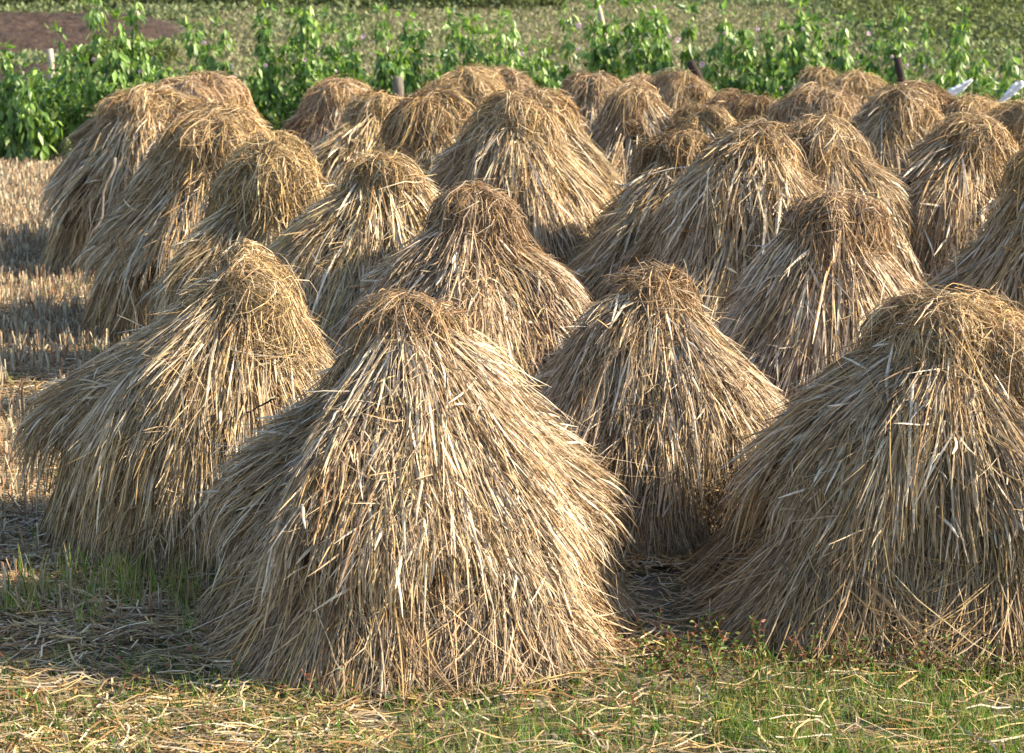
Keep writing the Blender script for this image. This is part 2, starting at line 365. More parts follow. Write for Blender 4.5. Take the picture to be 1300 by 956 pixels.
GROUP = 'straw stacks drying in the field'
def haycock(px, py, D, label, R_=0.85, Rb=None, ze=None, c=0.25, w=0.15, rc=0.26, hc=0.2, apex=(0, 0), tang=0.38, cup=0.34, rust=0.0):
    STACK['m'] = R.uniform(0.9, 1.08) * np.array([1.0, R.uniform(0.965, 0.995), R.uniform(0.93, 1.06)])
    apex = (apex[0] + R.normal(0, .03), apex[1] + R.normal(0, .04))
    ax, ay, az = at(px, py, D)
    H = az - 0.045; ze = 0.36 * H if ze is None else ze; Rb = R_ * 1.06 if Rb is None else Rb; rc *= 0.93
    root = empty('haycock', (ax - apex[0], ay - apex[1], 0), label, 'haycock', GROUP)
    S = Shape(R_, Rb, ze, H - cup * hc, c, w, apex)
    if D < 11.2:   N_, k, hw, fold = (19500, 10500, 7500), 6, 0.0047, True
    elif D < 13.5: N_, k, hw, fold = (14500, 5000, 5500), 5, 0.0052, False
    elif D < 17.2: N_, k, hw, fold = (11000, 3400, 4600), 5, 0.0057, False
    else:          N_, k, hw, fold = (7500, 1800, 3800), 4, 0.0066, False
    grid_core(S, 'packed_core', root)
    b = Batch(); mantle(b, S, N_[0], k, hw, fold, D < 17); b.build('mantle', M_straw, root)
    b = Batch(); skirt(b, S, N_[1], k, hw, fold, D < 17); b.build('skirt', M_straw, root)
    b = Batch(); nc = N_[2] * max(rc / 0.26, 0.8)
    lobes = [(0, 0, 0, 0.88, 0.5)]
    for _ in range(3):
        a_ = R.uniform(0, 6.28); sz = R.uniform(0.5, 0.75); lobes.append((math.cos(a_) * rc * R.uniform(.35, .6), math.sin(a_) * rc * .5, -hc * R.uniform(0.1, 0.55), sz, 0.22))
    for lx, ly, lz, sz, fr in lobes:
        lumps = [(R.normal(0, a_), R.uniform(0, 6.28), R.uniform(-2, 2)) for a_ in (.10, .11, .09, .07, .06)]
        cap(b, apex[0] + lx, apex[1] + ly, H - hc * sz + lz, rc * sz, hc * sz, int(nc * fr), k, hw * 1.0, fold, tang, lumps, rust)
    b.build('cap', M_straw, root)
    return root

HC = [
 # px, py, D, label, options
 (515, 378, 8.9, 'large front straw stack with small flattened peak and long ragged skirt', dict(R_=0.81, Rb=0.95, ze=0.46, c=0.11, w=0.05, rc=0.20, hc=0.13, apex=(0.0, -0.02), tang=0.25, cup=.4, rust=.3)),
 (1205, 378, 9.25, 'broad round-shouldered straw stack cut by the right edge behind weeds', dict(R_=0.83, Rb=1.10, ze=0.50, c=0.5, w=0.15, rc=0.36, hc=0.2, apex=(0.06, 0), tang=0.35)),
 (830, 345, 10.5, 'narrow pointed straw stack between the two largest front stacks', dict(R_=0.66, Rb=0.62, ze=0.46, c=0.14, w=0.1, rc=0.21, hc=0.15, apex=(-0.02, 0), tang=0.3, rust=.6, cup=.3)),
 (312, 326, 10.2, 'leaning straw stack with thick sunlit cap and long eave reaching left', dict(R_=0.73, Rb=0.74, ze=0.50, c=0.28, w=0.15, rc=0.30, hc=0.25, apex=(0.24, 0), tang=0.5)),
 (598, 236, 12.5, 'golden straw stack with dark hollow cap right behind the front stack', dict(R_=0.86, ze=0.45, c=0.14, w=0.05, rc=0.25, hc=0.2, apex=(0.05, 0), rust=.6, cup=.5)),
 (1055, 247, 12.0, 'straw stack with flat dark cap above the broad right front stack', dict(R_=0.74, ze=0.5, c=0.22, w=0.1, rc=0.25, hc=0.16, apex=(0.03, 0), rust=.7, cup=.5)),
 (485, 198, 13.3, 'small-topped straw stack between the ball-capped stack and the golden one', dict(R_=0.94, c=0.16, rc=0.22, hc=0.15, apex=(0.10, 0), rust=.4, cup=.4)),
 (347, 183, 14.8, 'straw stack with big round shaggy ball cap behind the leaning one', dict(R_=0.74, c=0.45, rc=0.42, hc=0.42, apex=(0.06, 0), tang=0.6, cup=.9)),
 (282, 135, 16.6, 'tall straw stack with drooping cap at the middle of the left heap', dict(R_=0.98, c=0.55, w=0.2, rc=0.5, hc=0.34, apex=(0.12, 0))),
 (188, 112, 20.0, 'leftmost straw stack with long sloping flank beside the stubble', dict(R_=0.90, c=0.6, w=0.3, rc=0.5, hc=0.26, apex=(0.10, 0))),
 (245, 100, 21.6, 'straw stack whose top rises highest in the left heap', dict(R_=1.0, c=0.6, w=0.2, rc=0.55, hc=0.26)),
 (432, 102, 22.0, 'straw stack with dark flattened cap just right of the left heap', dict(R_=0.85, c=0.3, rc=0.38, hc=0.24)),
 (482, 120, 19.4, 'grey straw stack with long left slope and broad blunt top', dict(R_=0.98, c=0.35, rc=0.3, hc=0.2, apex=(0.05, 0))),
 (553, 118, 18.0, 'straw stack with mushroom cap hanging over a dark hollow', dict(R_=0.74, c=0.3, rc=0.36, hc=0.28, rust=.3, cup=.8)),
 (590, 88, 24.0, 'far straw stack with broad bright dome in the back row centre', dict(R_=0.85, c=0.4, rc=0.46, hc=0.3)),
 (642, 88, 26.0, 'small far straw stack peeping over the right of the bright dome', dict(R_=0.75, c=0.3, rc=0.3, hc=0.22)),
 (647, 125, 16.4, 'tall sunlit straw stack with round crown in the centre of the field', dict(R_=0.88, c=0.32, w=0.15, rc=0.34, hc=0.26, apex=(0.0, 0))),
 (690, 116, 18.8, 'brown straw stack with steep right flank behind the tall central one', dict(R_=0.86, c=0.28, rc=0.3, hc=0.22)),
 (750, 95, 23.0, 'straw stack with bowl cap standing apart against green plants', dict(R_=0.78, c=0.35, rc=0.36, hc=0.26)),
 (814, 97, 25.5, 'tiny far straw stack half hidden between two bigger caps', dict(R_=0.7, c=0.3, rc=0.28, hc=0.2)),
 (805, 107, 20.0, 'smooth conical straw stack shaded on its left right of centre', dict(R_=0.82, c=0.3, rc=0.28, hc=0.2)),
 (864, 95, 24.0, 'straw stack with pale drooping cap beside the leaning dark post', dict(R_=0.75, c=0.35, rc=0.34, hc=0.26)),
 (924, 118, 23.0, 'low straw stack with small dark cap, left of two low ones in the back row', dict(R_=0.72, c=0.3, rc=0.27, hc=0.18, rust=.8)),
 (962, 124, 22.0, 'low straw stack, right one of the two low dark-capped ones in back', dict(R_=0.72, c=0.3, rc=0.27, hc=0.18, rust=.8)),
 (893, 139, 19.6, 'short straw stack with ragged cap just above the rust-capped one with grey slope', dict(R_=0.76, c=0.3, rc=0.28, hc=0.2)),
 (868, 168, 15.4, 'straw stack with rust-brown cap and long grey left slope', dict(R_=0.88, c=0.25, w=0.1, rc=0.27, hc=0.19, apex=(0.12, 0), rust=1.0, cup=.7)),
 (962, 158, 13.8, 'wide bright straw stack pressed against the left of the sunny one', dict(R_=0.86, c=0.38, w=0.2, rc=0.34, hc=0.22, apex=(0.1, 0))),
 (1045, 152, 14.6, 'sunny straw stack pressed against the right of the wide bright one', dict(R_=0.78, c=0.34, w=0.1, rc=0.33, hc=0.22)),
 (1038, 112, 20.8, 'domed straw stack below the two smallest tops in the back right', dict(R_=0.84, c=0.38, rc=0.4, hc=0.26)),
 (1042, 88, 26.0, 'farthest small straw stack near the upright dark post', dict(R_=0.72, c=0.3, rc=0.26, hc=0.2)),
 (1084, 92, 24.6, 'small shaggy straw stack left of the upright dark post', dict(R_=0.74, c=0.3, rc=0.34, hc=0.28)),
 (1140, 114, 18.0, 'regular domed straw stack in front of the upright dark post', dict(R_=0.82, c=0.34, rc=0.36, hc=0.26)),
 (1172, 106, 20.2, 'rusty brown straw stack showing behind the regular domed one', dict(R_=0.78, c=0.36, rc=0.36, hc=0.24, rust=1.0)),
 (1234, 124, 19.8, 'small-capped straw stack below the white plastic strips', dict(R_=0.76, c=0.3, rc=0.33, hc=0.22)),
 (1300, 132, 18.6, 'straw stack cut by the right edge under the white plastic strip', dict(R_=0.8, c=0.3, rc=0.34, hc=0.22)),
 (1235, 148, 15.0, 'large straw stack with tufted crest and wide shaded left side', dict(R_=0.90, c=0.3, w=0.1, rc=0.3, hc=0.2, apex=(0.1, 0))),
 (1345, 186, 12.8, 'straw stack mostly outside the right edge with dark sloping flank', dict(R_=0.86, c=0.25, w=0.05, rc=0.3, hc=0.2)),
]
roots = []
for i, (px, py, D, lab, kw) in enumerate(HC):
    kw = dict(kw); roots.append(haycock(px, py, D, lab, **kw))
STACK['m'] = np.ones(3)
CENT = np.array([(r.location.x, r.location.y) for r in roots]); RADS = np.array([kw.get('R_', .85) for *_, kw in HC])

def outside(x, y, f=0.8):
    d = np.hypot(x[:, None] - CENT[:, 0], y[:, None] - CENT[:, 1])
    return (d > RADS * f).all(1)

# ------------------------------------------------------------------ stubble, litter, grass
def in_view_x(y, n, pad=0.9):
    half = 0.25 * y + pad
    return R.uniform(-1, 1, n) * half

def blades(b, x, y, L, w, lean, cols, k=3, curl=0.3, z0=None):
    n = len(x); az = R.uniform(0, 2 * math.pi, n); tt = np.linspace(0, 1, k)[None, :]
    le = np.abs(R.normal(0, lean, n)); a = le[:, None] + curl * tt * R.random(n)[:, None]
    ds = (L / (k - 1))[:, None]
    hx = np.concatenate([np.zeros((n, 1)), np.cumsum(np.sin(a)[:, :-1] * ds, 1)], 1); hz = np.concatenate([np.zeros((n, 1)), np.cumsum(np.cos(a)[:, :-1] * ds, 1)], 1)
    zz = ground_z(y) if z0 is None else z0
    P = np.stack([x[:, None] + hx * np.cos(az)[:, None], y[:, None] + hx * np.sin(az)[:, None], zz[:, None] + hz], -1)
    fa = R.uniform(0, 6.28, n); N = np.stack([np.cos(fa), np.sin(fa), 0 * fa], -1)[:, None, :] + np.zeros((n, k, 3))
    prof = np.interp(tt[0], [0, .5, 1], [1, .85, .15 if curl > 0 else 0.9])
    b.ribbons(P, w[:, None] * prof[None], N, cols)

def stubble():
    b = Batch()
    for m, xr in ((6500, 'left'), (2500, 'all')):
        y = R.uniform(7.2, 31, m); y = 7.2 + (y - 7.2)
        x = np.where(True, -0.25 * y + R.uniform(-1.2, 1.1 if xr == 'left' else 0, m), 0) if xr == 'left' else in_view_x(y, m)
        y = np.round(y / 0.19) * 0.19 + R.normal(0, 0.05, m)
        gap = np.sin(x * 2.3 + y * .9) * np.sin(y * 1.3 - x * .7) + R.normal(0, .35, m); ok = (gap > -0.45) & outside(x, y, 0.95) & (y > 8.8) & (R.random(m) < np.clip((y - 6) / 8, .45, 1)); x, y = x[ok], y[ok]
        per = 6; X = np.repeat(x, per) + R.normal(0, 0.022, len(x) * per); Y = np.repeat(y, per) + R.normal(0, 0.022, len(x) * per); n = len(X)
        pal = np.array([(0.40, 0.33, 0.22), (0.33, 0.19, 0.11), (0.52, 0.45, 0.32), (0.22, 0.165, 0.10)])
        c = pal[R.choice(4, n, p=[.4, .22, .23, .15])] * R.uniform(.7, 1.2, (n, 1))
        blades(b, X, Y, R.uniform(0.03, 0.20, n) * np.where(Y > 20, 1.1, 1), R.uniform(0.002, 0.0045, n) * (1 + Y / 25), 0.34, c, 3, 0)
    return b.build('stubble', M_dry)
tag(stubble(), 'dry reddish cut straw stubble standing across the field', 'stubble', kind='stuff')

def litter():
    b = Batch(); m = 70000
    y = 7.2 + 24 * R.random(m) ** 1.5; x = np.where(R.random(m) < 0.55, -0.25 * y + R.uniform(-1.0, 1.3, m), in_view_x(y, m))
    ok = outside(x, y, 0.95); ok &= (R.random(m) < np.where(y < 8.5, 0.4, 1)); x, y = x[ok], y[ok]; n = len(x)
    # a litter skirt round the nearest stacks
    e = 11000; j = R.integers(0, 6, e); a = R.uniform(0, 6.28, e); r = RADS[j] * R.uniform(0.9, 1.35, e)
    x = np.concatenate([x, CENT[j, 0] + r * np.cos(a)]); y = np.concatenate([y, CENT[j, 1] + r * np.sin(a)]); n = len(x)
    L = R.uniform(0.08, 0.32, n); az = R.normal(0, 0.8, n); k = 4; tt = np.linspace(-.5, .5, k)[None, :]
    bend = R.normal(0, 0.5, n)[:, None] * tt
    P = np.stack([x[:, None] + L[:, None] * tt * np.cos(az[:, None] + bend), y[:, None] + L[:, None] * tt * np.sin(az[:, None] + bend), R.uniform(0.012, 0.055, n)[:, None] + R.normal(0, 0.01, (n, k))], -1)
    P[..., 2] = np.maximum(P[..., 2], 0.006) + 0.0
    N = norm(np.stack([R.normal(0, .4, n), R.normal(0, .4, n), np.ones(n)], -1))[:, None] + np.zeros((n, k, 3))
    b.ribbons(P, (R.uniform(0.0018, 0.0045, n))[:, None] * np.ones((1, k)), N, straw_cols(n, [3, 3, 2, 1, 1, 3]))
    return b.build('straw_litter', M_straw)
tag(litter(), 'loose broken straws lying over the bare soil', 'straw litter', kind='stuff')

def grass():
    b = Batch()
    # short turf along the near edge, thin patches behind it
    m = 36000
    y = 7.1 + np.abs(R.normal(0, 0.75, m)); x = in_view_x(y, m, 1.0)
    dens = np.where(x > 0.75, 1.0, np.where(x < -1.1, 0.5, 0.4)) * np.where(y > 8.35, 0.35, 1)
    clump = np.sin(x * 5 + 1) * np.sin(y * 7 + x * 2) * 0.5 + 0.5 + R.random(m) * 0.5
    ok = (R.random(m) < dens) & (clump > 0.45) & outside(x, y, 1.0); x, y = x[ok], y[ok]; n = len(x)
    pal = np.array([(0.10, 0.19, 0.035), (0.17, 0.25, 0.05), (0.06, 0.12, 0.03), (0.30, 0.26, 0.10), (0.33, 0.24, 0.13)])
    c = pal[R.choice(5, n, p=[.3, .22, .2, .14, .14])] * R.uniform(.75, 1.2, (n, 1))
    blades(b, x, y, R.uniform(0.03, 0.11, n), R.uniform(0.0016, 0.0034, n), 0.45, c, 4, 0.9)
    # sunlit tufts in the gap at the left
    t_ = 62; tx = R.uniform(-2.65, -1.25, t_); ty = 9.15 + R.normal(0, 0.22, t_); per = 16
    X = np.repeat(tx, per) + R.normal(0, .03, t_ * per); Y = np.repeat(ty, per) + R.normal(0, .03, t_ * per); n = len(X)
    c = pal[R.choice(5, n, p=[.1, .3, .1, .3, .2])] * R.uniform(.8, 1.3, (n, 1))
    blades(b, X, Y, R.uniform(0.07, 0.24, n), R.uniform(0.002, 0.004, n), 0.25, c, 4, 0.5)
    # a few green shoots between the stacks and in the stubble
    t_ = 90; ty = R.uniform(9, 30, t_); tx = np.where(R.random(t_) < .6, -0.25 * ty + R.uniform(-.6, 1.2, t_), in_view_x(ty, t_)); ok = outside(tx, ty, 1); tx, ty = tx[ok], ty[ok]; per = 12
    X = np.repeat(tx, per) + R.normal(0, .05, len(tx) * per); Y = np.repeat(ty, per) + R.normal(0, .05, len(tx) * per); n = len(X)
    blades(b, X, Y, R.uniform(0.04, 0.14, n), R.uniform(0.003, 0.005, n), 0.4, pal[R.choice(3, n)] * R.uniform(.8, 1.2, (n, 1)), 3, 0.6)
    return b.build('grass', M_grass)
tag(grass(), 'short green grass and yellowing tufts along the near edge', 'grass', kind='stuff')

def leaves(b, P, D, L, W, cols, N=None):
    """folded pointed leaves: P base, D direction, length L, half width W"""
    n = len(P); D = norm(D); up = N if N is not None else norm(R.normal(0, 1, (n, 3)) + np.array([0, 0, 0.5]))
    S = norm(np.cross(D, up)); Nn = norm(np.cross(S, D)); L = L[:, None]; W = W[:, None]
    mid = P + D * L * 0.38; tip = P + D * L - Nn * L * 0.12; midm = mid + Nn * W * -0.35
    V = np.stack([P, mid - S * W, tip, midm, mid + S * W], 1).reshape(-1, 3)
    bse = np.arange(n)[:, None] * 5
    F = np.concatenate([bse + np.array([[0, 3, 2, 1]]), bse + np.array([[0, 4, 2, 3]])], 0)
    b.add(V, F, np.repeat(cols, 5, axis=0))

def weeds():
    b = Batch(); pal = np.array([(0.11, 0.17, 0.04), (0.20, 0.22, 0.06), (0.20, 0.075, 0.045), (0.06, 0.11, 0.03)])
    t_ = 300; tx = R.uniform(0.55, 2.6, t_); ty = 8.30 - 0.0 * tx + R.normal(0, 0.20, t_)
    ex = 90; tx = np.concatenate([tx, R.uniform(-2.6, 1.0, ex)]); ty = np.concatenate([ty, R.uniform(7.3, 8.2, ex)])
    ok = outside(tx, ty, 0.9); tx, ty = tx[ok], ty[ok]; n0 = len(tx)
    Hh = R.uniform(0.04, 0.17, n0); k = 4; tt = np.linspace(0, 1, k)[None]
    dx, dy = R.normal(0, .06, n0), R.normal(0, .06, n0)
    P = np.stack([tx[:, None] + dx[:, None] * tt ** 1.3, ty[:, None] + dy[:, None] * tt ** 1.3, Hh[:, None] * tt], -1)
    N = np.tile(np.array([0.2, -1, 0.2]), (n0, k, 1))
    b.ribbons(P, np.full((n0, k), 0.0017), N, np.tile((0.24, 0.09, 0.05), (n0, 1)) * R.uniform(.6, 1.3, (n0, 1)))
    per = 16; idx = np.repeat(np.arange(n0), per); n = len(idx); f = R.random(n)
    Pl = np.stack([tx[idx] + dx[idx] * f ** 1.3, ty[idx] + dy[idx] * f ** 1.3, Hh[idx] * f + 0.004], -1)
    D = R.normal(0, 1, (n, 3)); D[:, 2] = np.abs(D[:, 2]) * 0.5
    leaves(b, Pl, D, R.uniform(.014, .036, n), R.uniform(.004, .008, n), pal[R.choice(4, n, p=[.38, .22, .2, .2])] * R.uniform(.7, 1.3, (n, 1)))
    # tiny round pink-white flower heads
    m = 70; j = R.integers(0, n0, m); c = np.stack([tx[j] + dx[j], ty[j] + dy[j], Hh[j] + .004], -1)
    o = np.array([(1, 0, 0), (0, 1, 0), (-1, 0, 0), (0, -1, 0), (0, 0, 1), (0, 0, -1)], float) * 0.0052
    V = (c[:, None] + o[None]).reshape(-1, 3); bb = np.arange(m)[:, None] * 6
    F = np.concatenate([bb + np.array([[4, i, (i + 1) % 4, (i + 1) % 4]]) for i in range(4)] + [bb + np.array([[5, (i + 1) % 4, i, i]]) for i in range(4)])
    for q in (V,):
        pass
    # quads with a repeated corner are not legal: split each diamond into two quads around it instead
    F = np.concatenate([bb + np.array([[4, 0, 5, 1]]), bb + np.array([[4, 1, 5, 2]]), bb + np.array([[4, 2, 5, 3]]), bb + np.array([[4, 3, 5, 0]])])
    b.add(V, F, np.tile((0.62, 0.42, 0.40), (m * 6, 1)))
    return b.build('weeds', M_grass)
tag(weeds(), 'low weeds with reddish stems and tiny pink flower heads', 'weeds', kind='stuff')

# ------------------------------------------------------------------ the row of tall plants
GREENS = np.array([(0.115, 0.205, 0.045), (0.18, 0.30, 0.06), (0.065, 0.135, 0.04), (0.28, 0.38, 0.11)])
PG = 'tall leafy plants behind the straw stacks'
def plant(px, py_top, D, label, stems=3, spread=0.22, dens=30, flowers=2, yellow=0, lean=0.0, branch=True):
    x, y, ztop = at(px, py_top, D); z0 = float(ground_z(D)); Hh = ztop - z0
    root = empty('leafy_plant', (x, y, z0), label, 'plant', PG)
    bl = Batch(); fl = []; allst = []
    for s in range(stems):
        h = Hh * (1.0 if s == 0 else R.uniform(0.6, 1.0)); a = R.uniform(0, 6.28)
        bx, by = (0.04 * math.cos(a), 0.04 * math.sin(a)); sx = (R.normal(0, spread * 1.6) if s else R.normal(0, .04)) + lean; sy = R.normal(0, spread)
        t = np.linspace(0, 1, 9)[:, None]; wob = R.normal(0, 0.02, (9, 3)) * np.array([1, 1, 0]); wob[0] = 0
        pts = np.array([bx, by, 0]) + t * np.array([sx * (1 if s else 1), sy, h]) + wob * 1.0 + (t * (1 - t)) * np.array([R.normal(0, .15), R.normal(0, .1), 0])
        V, F = tube(pts, np.linspace(0.013, 0.004, 9), 6); allst.append((V, F))
        n = int(dens * 3.0 * h / 1.6) + 14
        f = R.uniform(0.12, 1.0, n) ** 0.75; f = np.clip(f + 0.035 * np.sin(f * 40 + s), 0.05, 1); P = np.stack([np.interp(f, t[:, 0], pts[:, i]) for i in range(3)], -1)
        az = R.uniform(0, 6.28, n); pet = R.uniform(0.02, 0.15, n) * (1.15 - 0.45 * f)
        P = P + np.stack([np.cos(az) * pet, np.sin(az) * pet, 0.03 + 0 * az], -1)
        Dn = np.stack([np.cos(az) * R.uniform(.1, .8, n), np.sin(az) * R.uniform(.1, .8, n), -R.uniform(0.35, 1.3, n) + (f > .96) * 1.0], -1)
        Nn = np.stack([np.cos(az), np.sin(az), 0.5 + R.normal(0, .3, n)], -1) + R.normal(0, .3, (n, 3))
        L = R.uniform(0.08, 0.25, n) * (1.15 - 0.35 * f)
        leaves(bl, P, Dn, L, L * R.uniform(0.15, 0.26, n), GREENS[R.choice(4, n, p=[.36, .32, .17, .15])] * R.uniform(.75, 1.3, (n, 1)), norm(Nn))
    Vs, Fs, o_ = [], [], 0
    for V, F in allst: Vs.append(V); Fs.append(F + o_); o_ += len(V)
    V = np.vstack(Vs); make_obj('stem', V, np.vstack(Fs), M_dry, root, np.tile((0.20, 0.19, 0.10), (len(V), 1)), True)
    if yellow:
        c = np.array([(R.uniform(-.12, .12), -0.12, Hh * R.uniform(0.12, 0.45)) for _ in range(yellow)])
        for q_ in range(yellow):
            yb = Batch(); leaves(yb, c[q_:q_ + 1], np.array([(0.05, -0.1, -1.0)]), np.array([0.20]), np.array([0.05]), np.array([(0.72, 0.42, 0.02)]), np.array([(0.3, -1.0, 0.1)]))
            yb.build('yellow_leaf', M_leaf, root)
    bl.build('foliage', M_leaf, root)
    for _ in range(flowers):
        # funnel flower: five-lobed disc on a short throat
        c = np.array([R.normal(0, 0.16), -0.12 - R.uniform(0, .1), Hh * R.uniform(0.5, 0.97)]); rr = R.uniform(0.026, 0.042)
        fdir = norm(np.array([R.normal(0, .5), -1, R.normal(.2, .3)])); A = norm(np.cross(fdir, [0, 0, 1])); B = np.cross(fdir, A)
        th = np.linspace(0, 2 * np.pi, 10, endpoint=False); rad = rr * np.where(np.arange(10) % 2, 0.86, 1.05)
        rim = c + rad[:, None] * (np.cos(th)[:, None] * A + np.sin(th)[:, None] * B); thr = c - fdir * rr * 1.1 + 0.18 * rr * (np.cos(th)[:, None] * A + np.sin(th)[:, None] * B)
        V = np.vstack([rim, thr]); F = np.array([(i, (i + 1) % 10, 10 + (i + 1) % 10, 10 + i) for i in range(10)])
        col = np.vstack([np.tile((0.78, 0.64, 0.74), (10, 1)), np.tile((0.55, 0.28, 0.45), (10, 1))])
        make_obj('flower', V, F, M_petal, root, col)
    return root

PL = [
 (10, 62, 30.5, 'dense leafy bush at the far left edge before the ploughed soil', dict(stems=5, spread=0.35, dens=45, flowers=0)),
 (45, 96, 30.2, 'low bushy plant with pale flowers at the left, over the stubble edge', dict(stems=5, spread=0.4, dens=42, flowers=2)),
 (66, 84, 32.5, 'leafy plant grown round the pale post at the left', dict(stems=3, spread=0.15, flowers=3)),
 (108, -12, 31.0, 'tall drooping plant reaching the top edge, leftmost over the ploughed soil', dict(stems=2, spread=0.12, dens=34, flowers=2, lean=0.02)),
 (105, 118, 30.8, 'short leafy bush filling the gap left of the left heap of straw', dict(stems=5, spread=0.35, dens=38, flowers=0)),
 (160, -8, 30.6, 'fullest tall plant with yellow leaves above the leftmost straw stack', dict(stems=6, spread=0.30, dens=48, flowers=1, yellow=3)),
 (195, 60, 31.5, 'leafy plant in front of the right end of the ploughed soil', dict(stems=4, spread=0.25, dens=36, flowers=0)),
 (252, 34, 31.2, 'bushy pink-flowered plant directly above the top of the left heap', dict(stems=4, spread=0.18, dens=38, flowers=2)),
 (290, 30, 31.6, 'pink-flowered plant with broad rounded head right of the left heap top', dict(stems=4, spread=0.25, dens=38, flowers=3, yellow=1)),
 (340, 12, 31.0, 'upright bright-tipped plant between the left heap and the flattened cap', dict(stems=4, spread=0.2, dens=42, flowers=1, yellow=1)),
 (385, -6, 31.4, 'tall plant reaching the top edge above the dark flattened straw cap', dict(stems=3, spread=0.16, dens=40, flowers=3)),
 (418, 40, 31.8, 'mid-high plant with lilac flowers over the dark flattened straw cap', dict(stems=4, spread=0.2, dens=38, flowers=3)),
 (448, 26, 31.2, 'slim plant with a single pink flower left of the grey stump', dict(stems=2, spread=0.12, dens=38, flowers=1)),
 (486, 14, 31.0, 'tall leafy plant above the grey stump with a yellow leaf', dict(stems=4, spread=0.14, dens=44, flowers=1, yellow=1)),
 (520, 20, 31.5, 'tall plant with spreading light top right of the grey stump', dict(stems=4, spread=0.18, dens=38, flowers=0)),
 (572, 20, 31.3, 'thin single-headed plant right above the bright domed stack', dict(stems=2, spread=0.08, dens=32, flowers=0)),
 (605, 26, 31.3, 'thin stalk with curved leafy top above the right of the bright dome', dict(stems=2, spread=0.08, dens=30, flowers=0)),
 (636, 22, 31.0, 'plant topped with a white flower over the central stacks', dict(stems=3, spread=0.13, dens=34, flowers=2)),
 (655, 18, 32.2, 'plant with hanging dark leaves behind the white-flowered one', dict(stems=2, spread=0.12, dens=30, flowers=0)),
 (684, 56, 31.0, 'short dense plant filling the gap above the central stacks', dict(stems=5, spread=0.25, dens=42, flowers=0)),
 (719, -4, 31.4, 'tall thin plant with open gaps reaching the top edge at centre', dict(stems=2, spread=0.1, dens=30, flowers=1)),
 (752, 8, 31.0, 'leafy plant twined against the leaning pale pole', dict(stems=4, spread=0.16, dens=40, flowers=2)),
 (785, 24, 31.3, 'dense plant right of the leaning pole with a yellow leaf', dict(stems=5, spread=0.2, dens=44, flowers=2, yellow=1)),
 (815, 0, 31.6, 'tall plant with many pink flowers between pale pole and dark leaning post', dict(stems=3, spread=0.16, dens=36, flowers=4)),
 (842, 6, 31.9, 'plant with shaded leaves left of the dark leaning post', dict(stems=2, spread=0.12, dens=34, flowers=1)),
 (880, 10, 31.0, 'full leafy plant growing over the dark leaning post', dict(stems=5, spread=0.22, dens=46, flowers=2)),
 (928, 16, 31.3, 'slim plant with arched top right of the dark leaning post', dict(stems=3, spread=0.14, dens=34, flowers=2)),
 (972, 28, 31.0, 'wide plant with a hanging yellow leaf over the low back stacks', dict(stems=5, spread=0.22, dens=42, flowers=2, yellow=1)),
 (1012, 6, 31.2, 'tall bright green plant midway between the two dark posts', dict(stems=4, spread=0.14, dens=46, flowers=1)),
 (1045, 28, 32.0, 'shaded plant behind the farthest small straw stacks', dict(stems=3, spread=0.15, dens=34, flowers=0)),
 (1076, 24, 31.2, 'plant with pale pink flowers left of the upright dark post', dict(stems=4, spread=0.2, dens=40, flowers=3)),
 (1106, 34, 31.5, 'low-headed plant just left of the upright dark post', dict(stems=3, spread=0.2, dens=34, flowers=0)),
 (1146, -6, 31.3, 'tallest right-hand plant rising over the upright dark post', dict(stems=3, spread=0.16, dens=38, flowers=3)),
 (1176, 18, 31.6, 'sparse plant with small clustered leaves right of the upright post', dict(stems=2, spread=0.12, dens=24, flowers=0)),
 (1218, 14, 31.0, 'tall plant above the first white plastic strip', dict(stems=3, spread=0.16, dens=40, flowers=0, yellow=1)),
 (1275, 64, 31.0, 'small yellowing plant near the right edge by the white plastic strips', dict(stems=3, spread=0.16, dens=34, flowers=0, yellow=2)),
]
for px, py, D, lab, kw in PL: plant(px, py, D, lab, **kw)

def undergrowth():
    b = Batch(); n = 75000
    x = R.uniform(-11, 11, n); y = R.uniform(30.6, 34.6, n); 
    top = 1.05 + 0.20 * np.sin(x * 1.7) + 0.2 * np.sin(x * 4.3 + 1) + 0.12 * np.sin(x * 9.1) - np.where(x < -5.6, 0.1, 0) - np.where(x > 6.5, .15, 0) + R.normal(0, 0.14, n)
    z = np.maximum(R.random(n) ** 0.8 * top, 0.02)
    P = np.stack([x, y, z + ground_z(y)], -1); D = R.normal(0, .7, (n, 3)); D[:, 2] -= 0.4
    L = R.uniform(0.06, 0.15, n)
    leaves(b, P, D, L, L * 0.26, (GREENS * 0.9)[R.choice(4, n, p=[.36, .3, .2, .14])] * R.uniform(.7, 1.25, (n, 1)))
    m = 700; xs = R.uniform(-11, 11, m); ys = R.uniform(30.6, 34, m)
    blades(b, xs, ys, R.uniform(.5, 1.1, m), np.full(m, 0.006), 0.3, np.tile((0.22, 0.2, 0.13), (m, 1)), 4, 0.4)
    return b.build('undergrowth', M_leaf)
tag(undergrowth(), 'low tangled green undergrowth at the foot of the tall plants', 'undergrowth', kind='stuff')

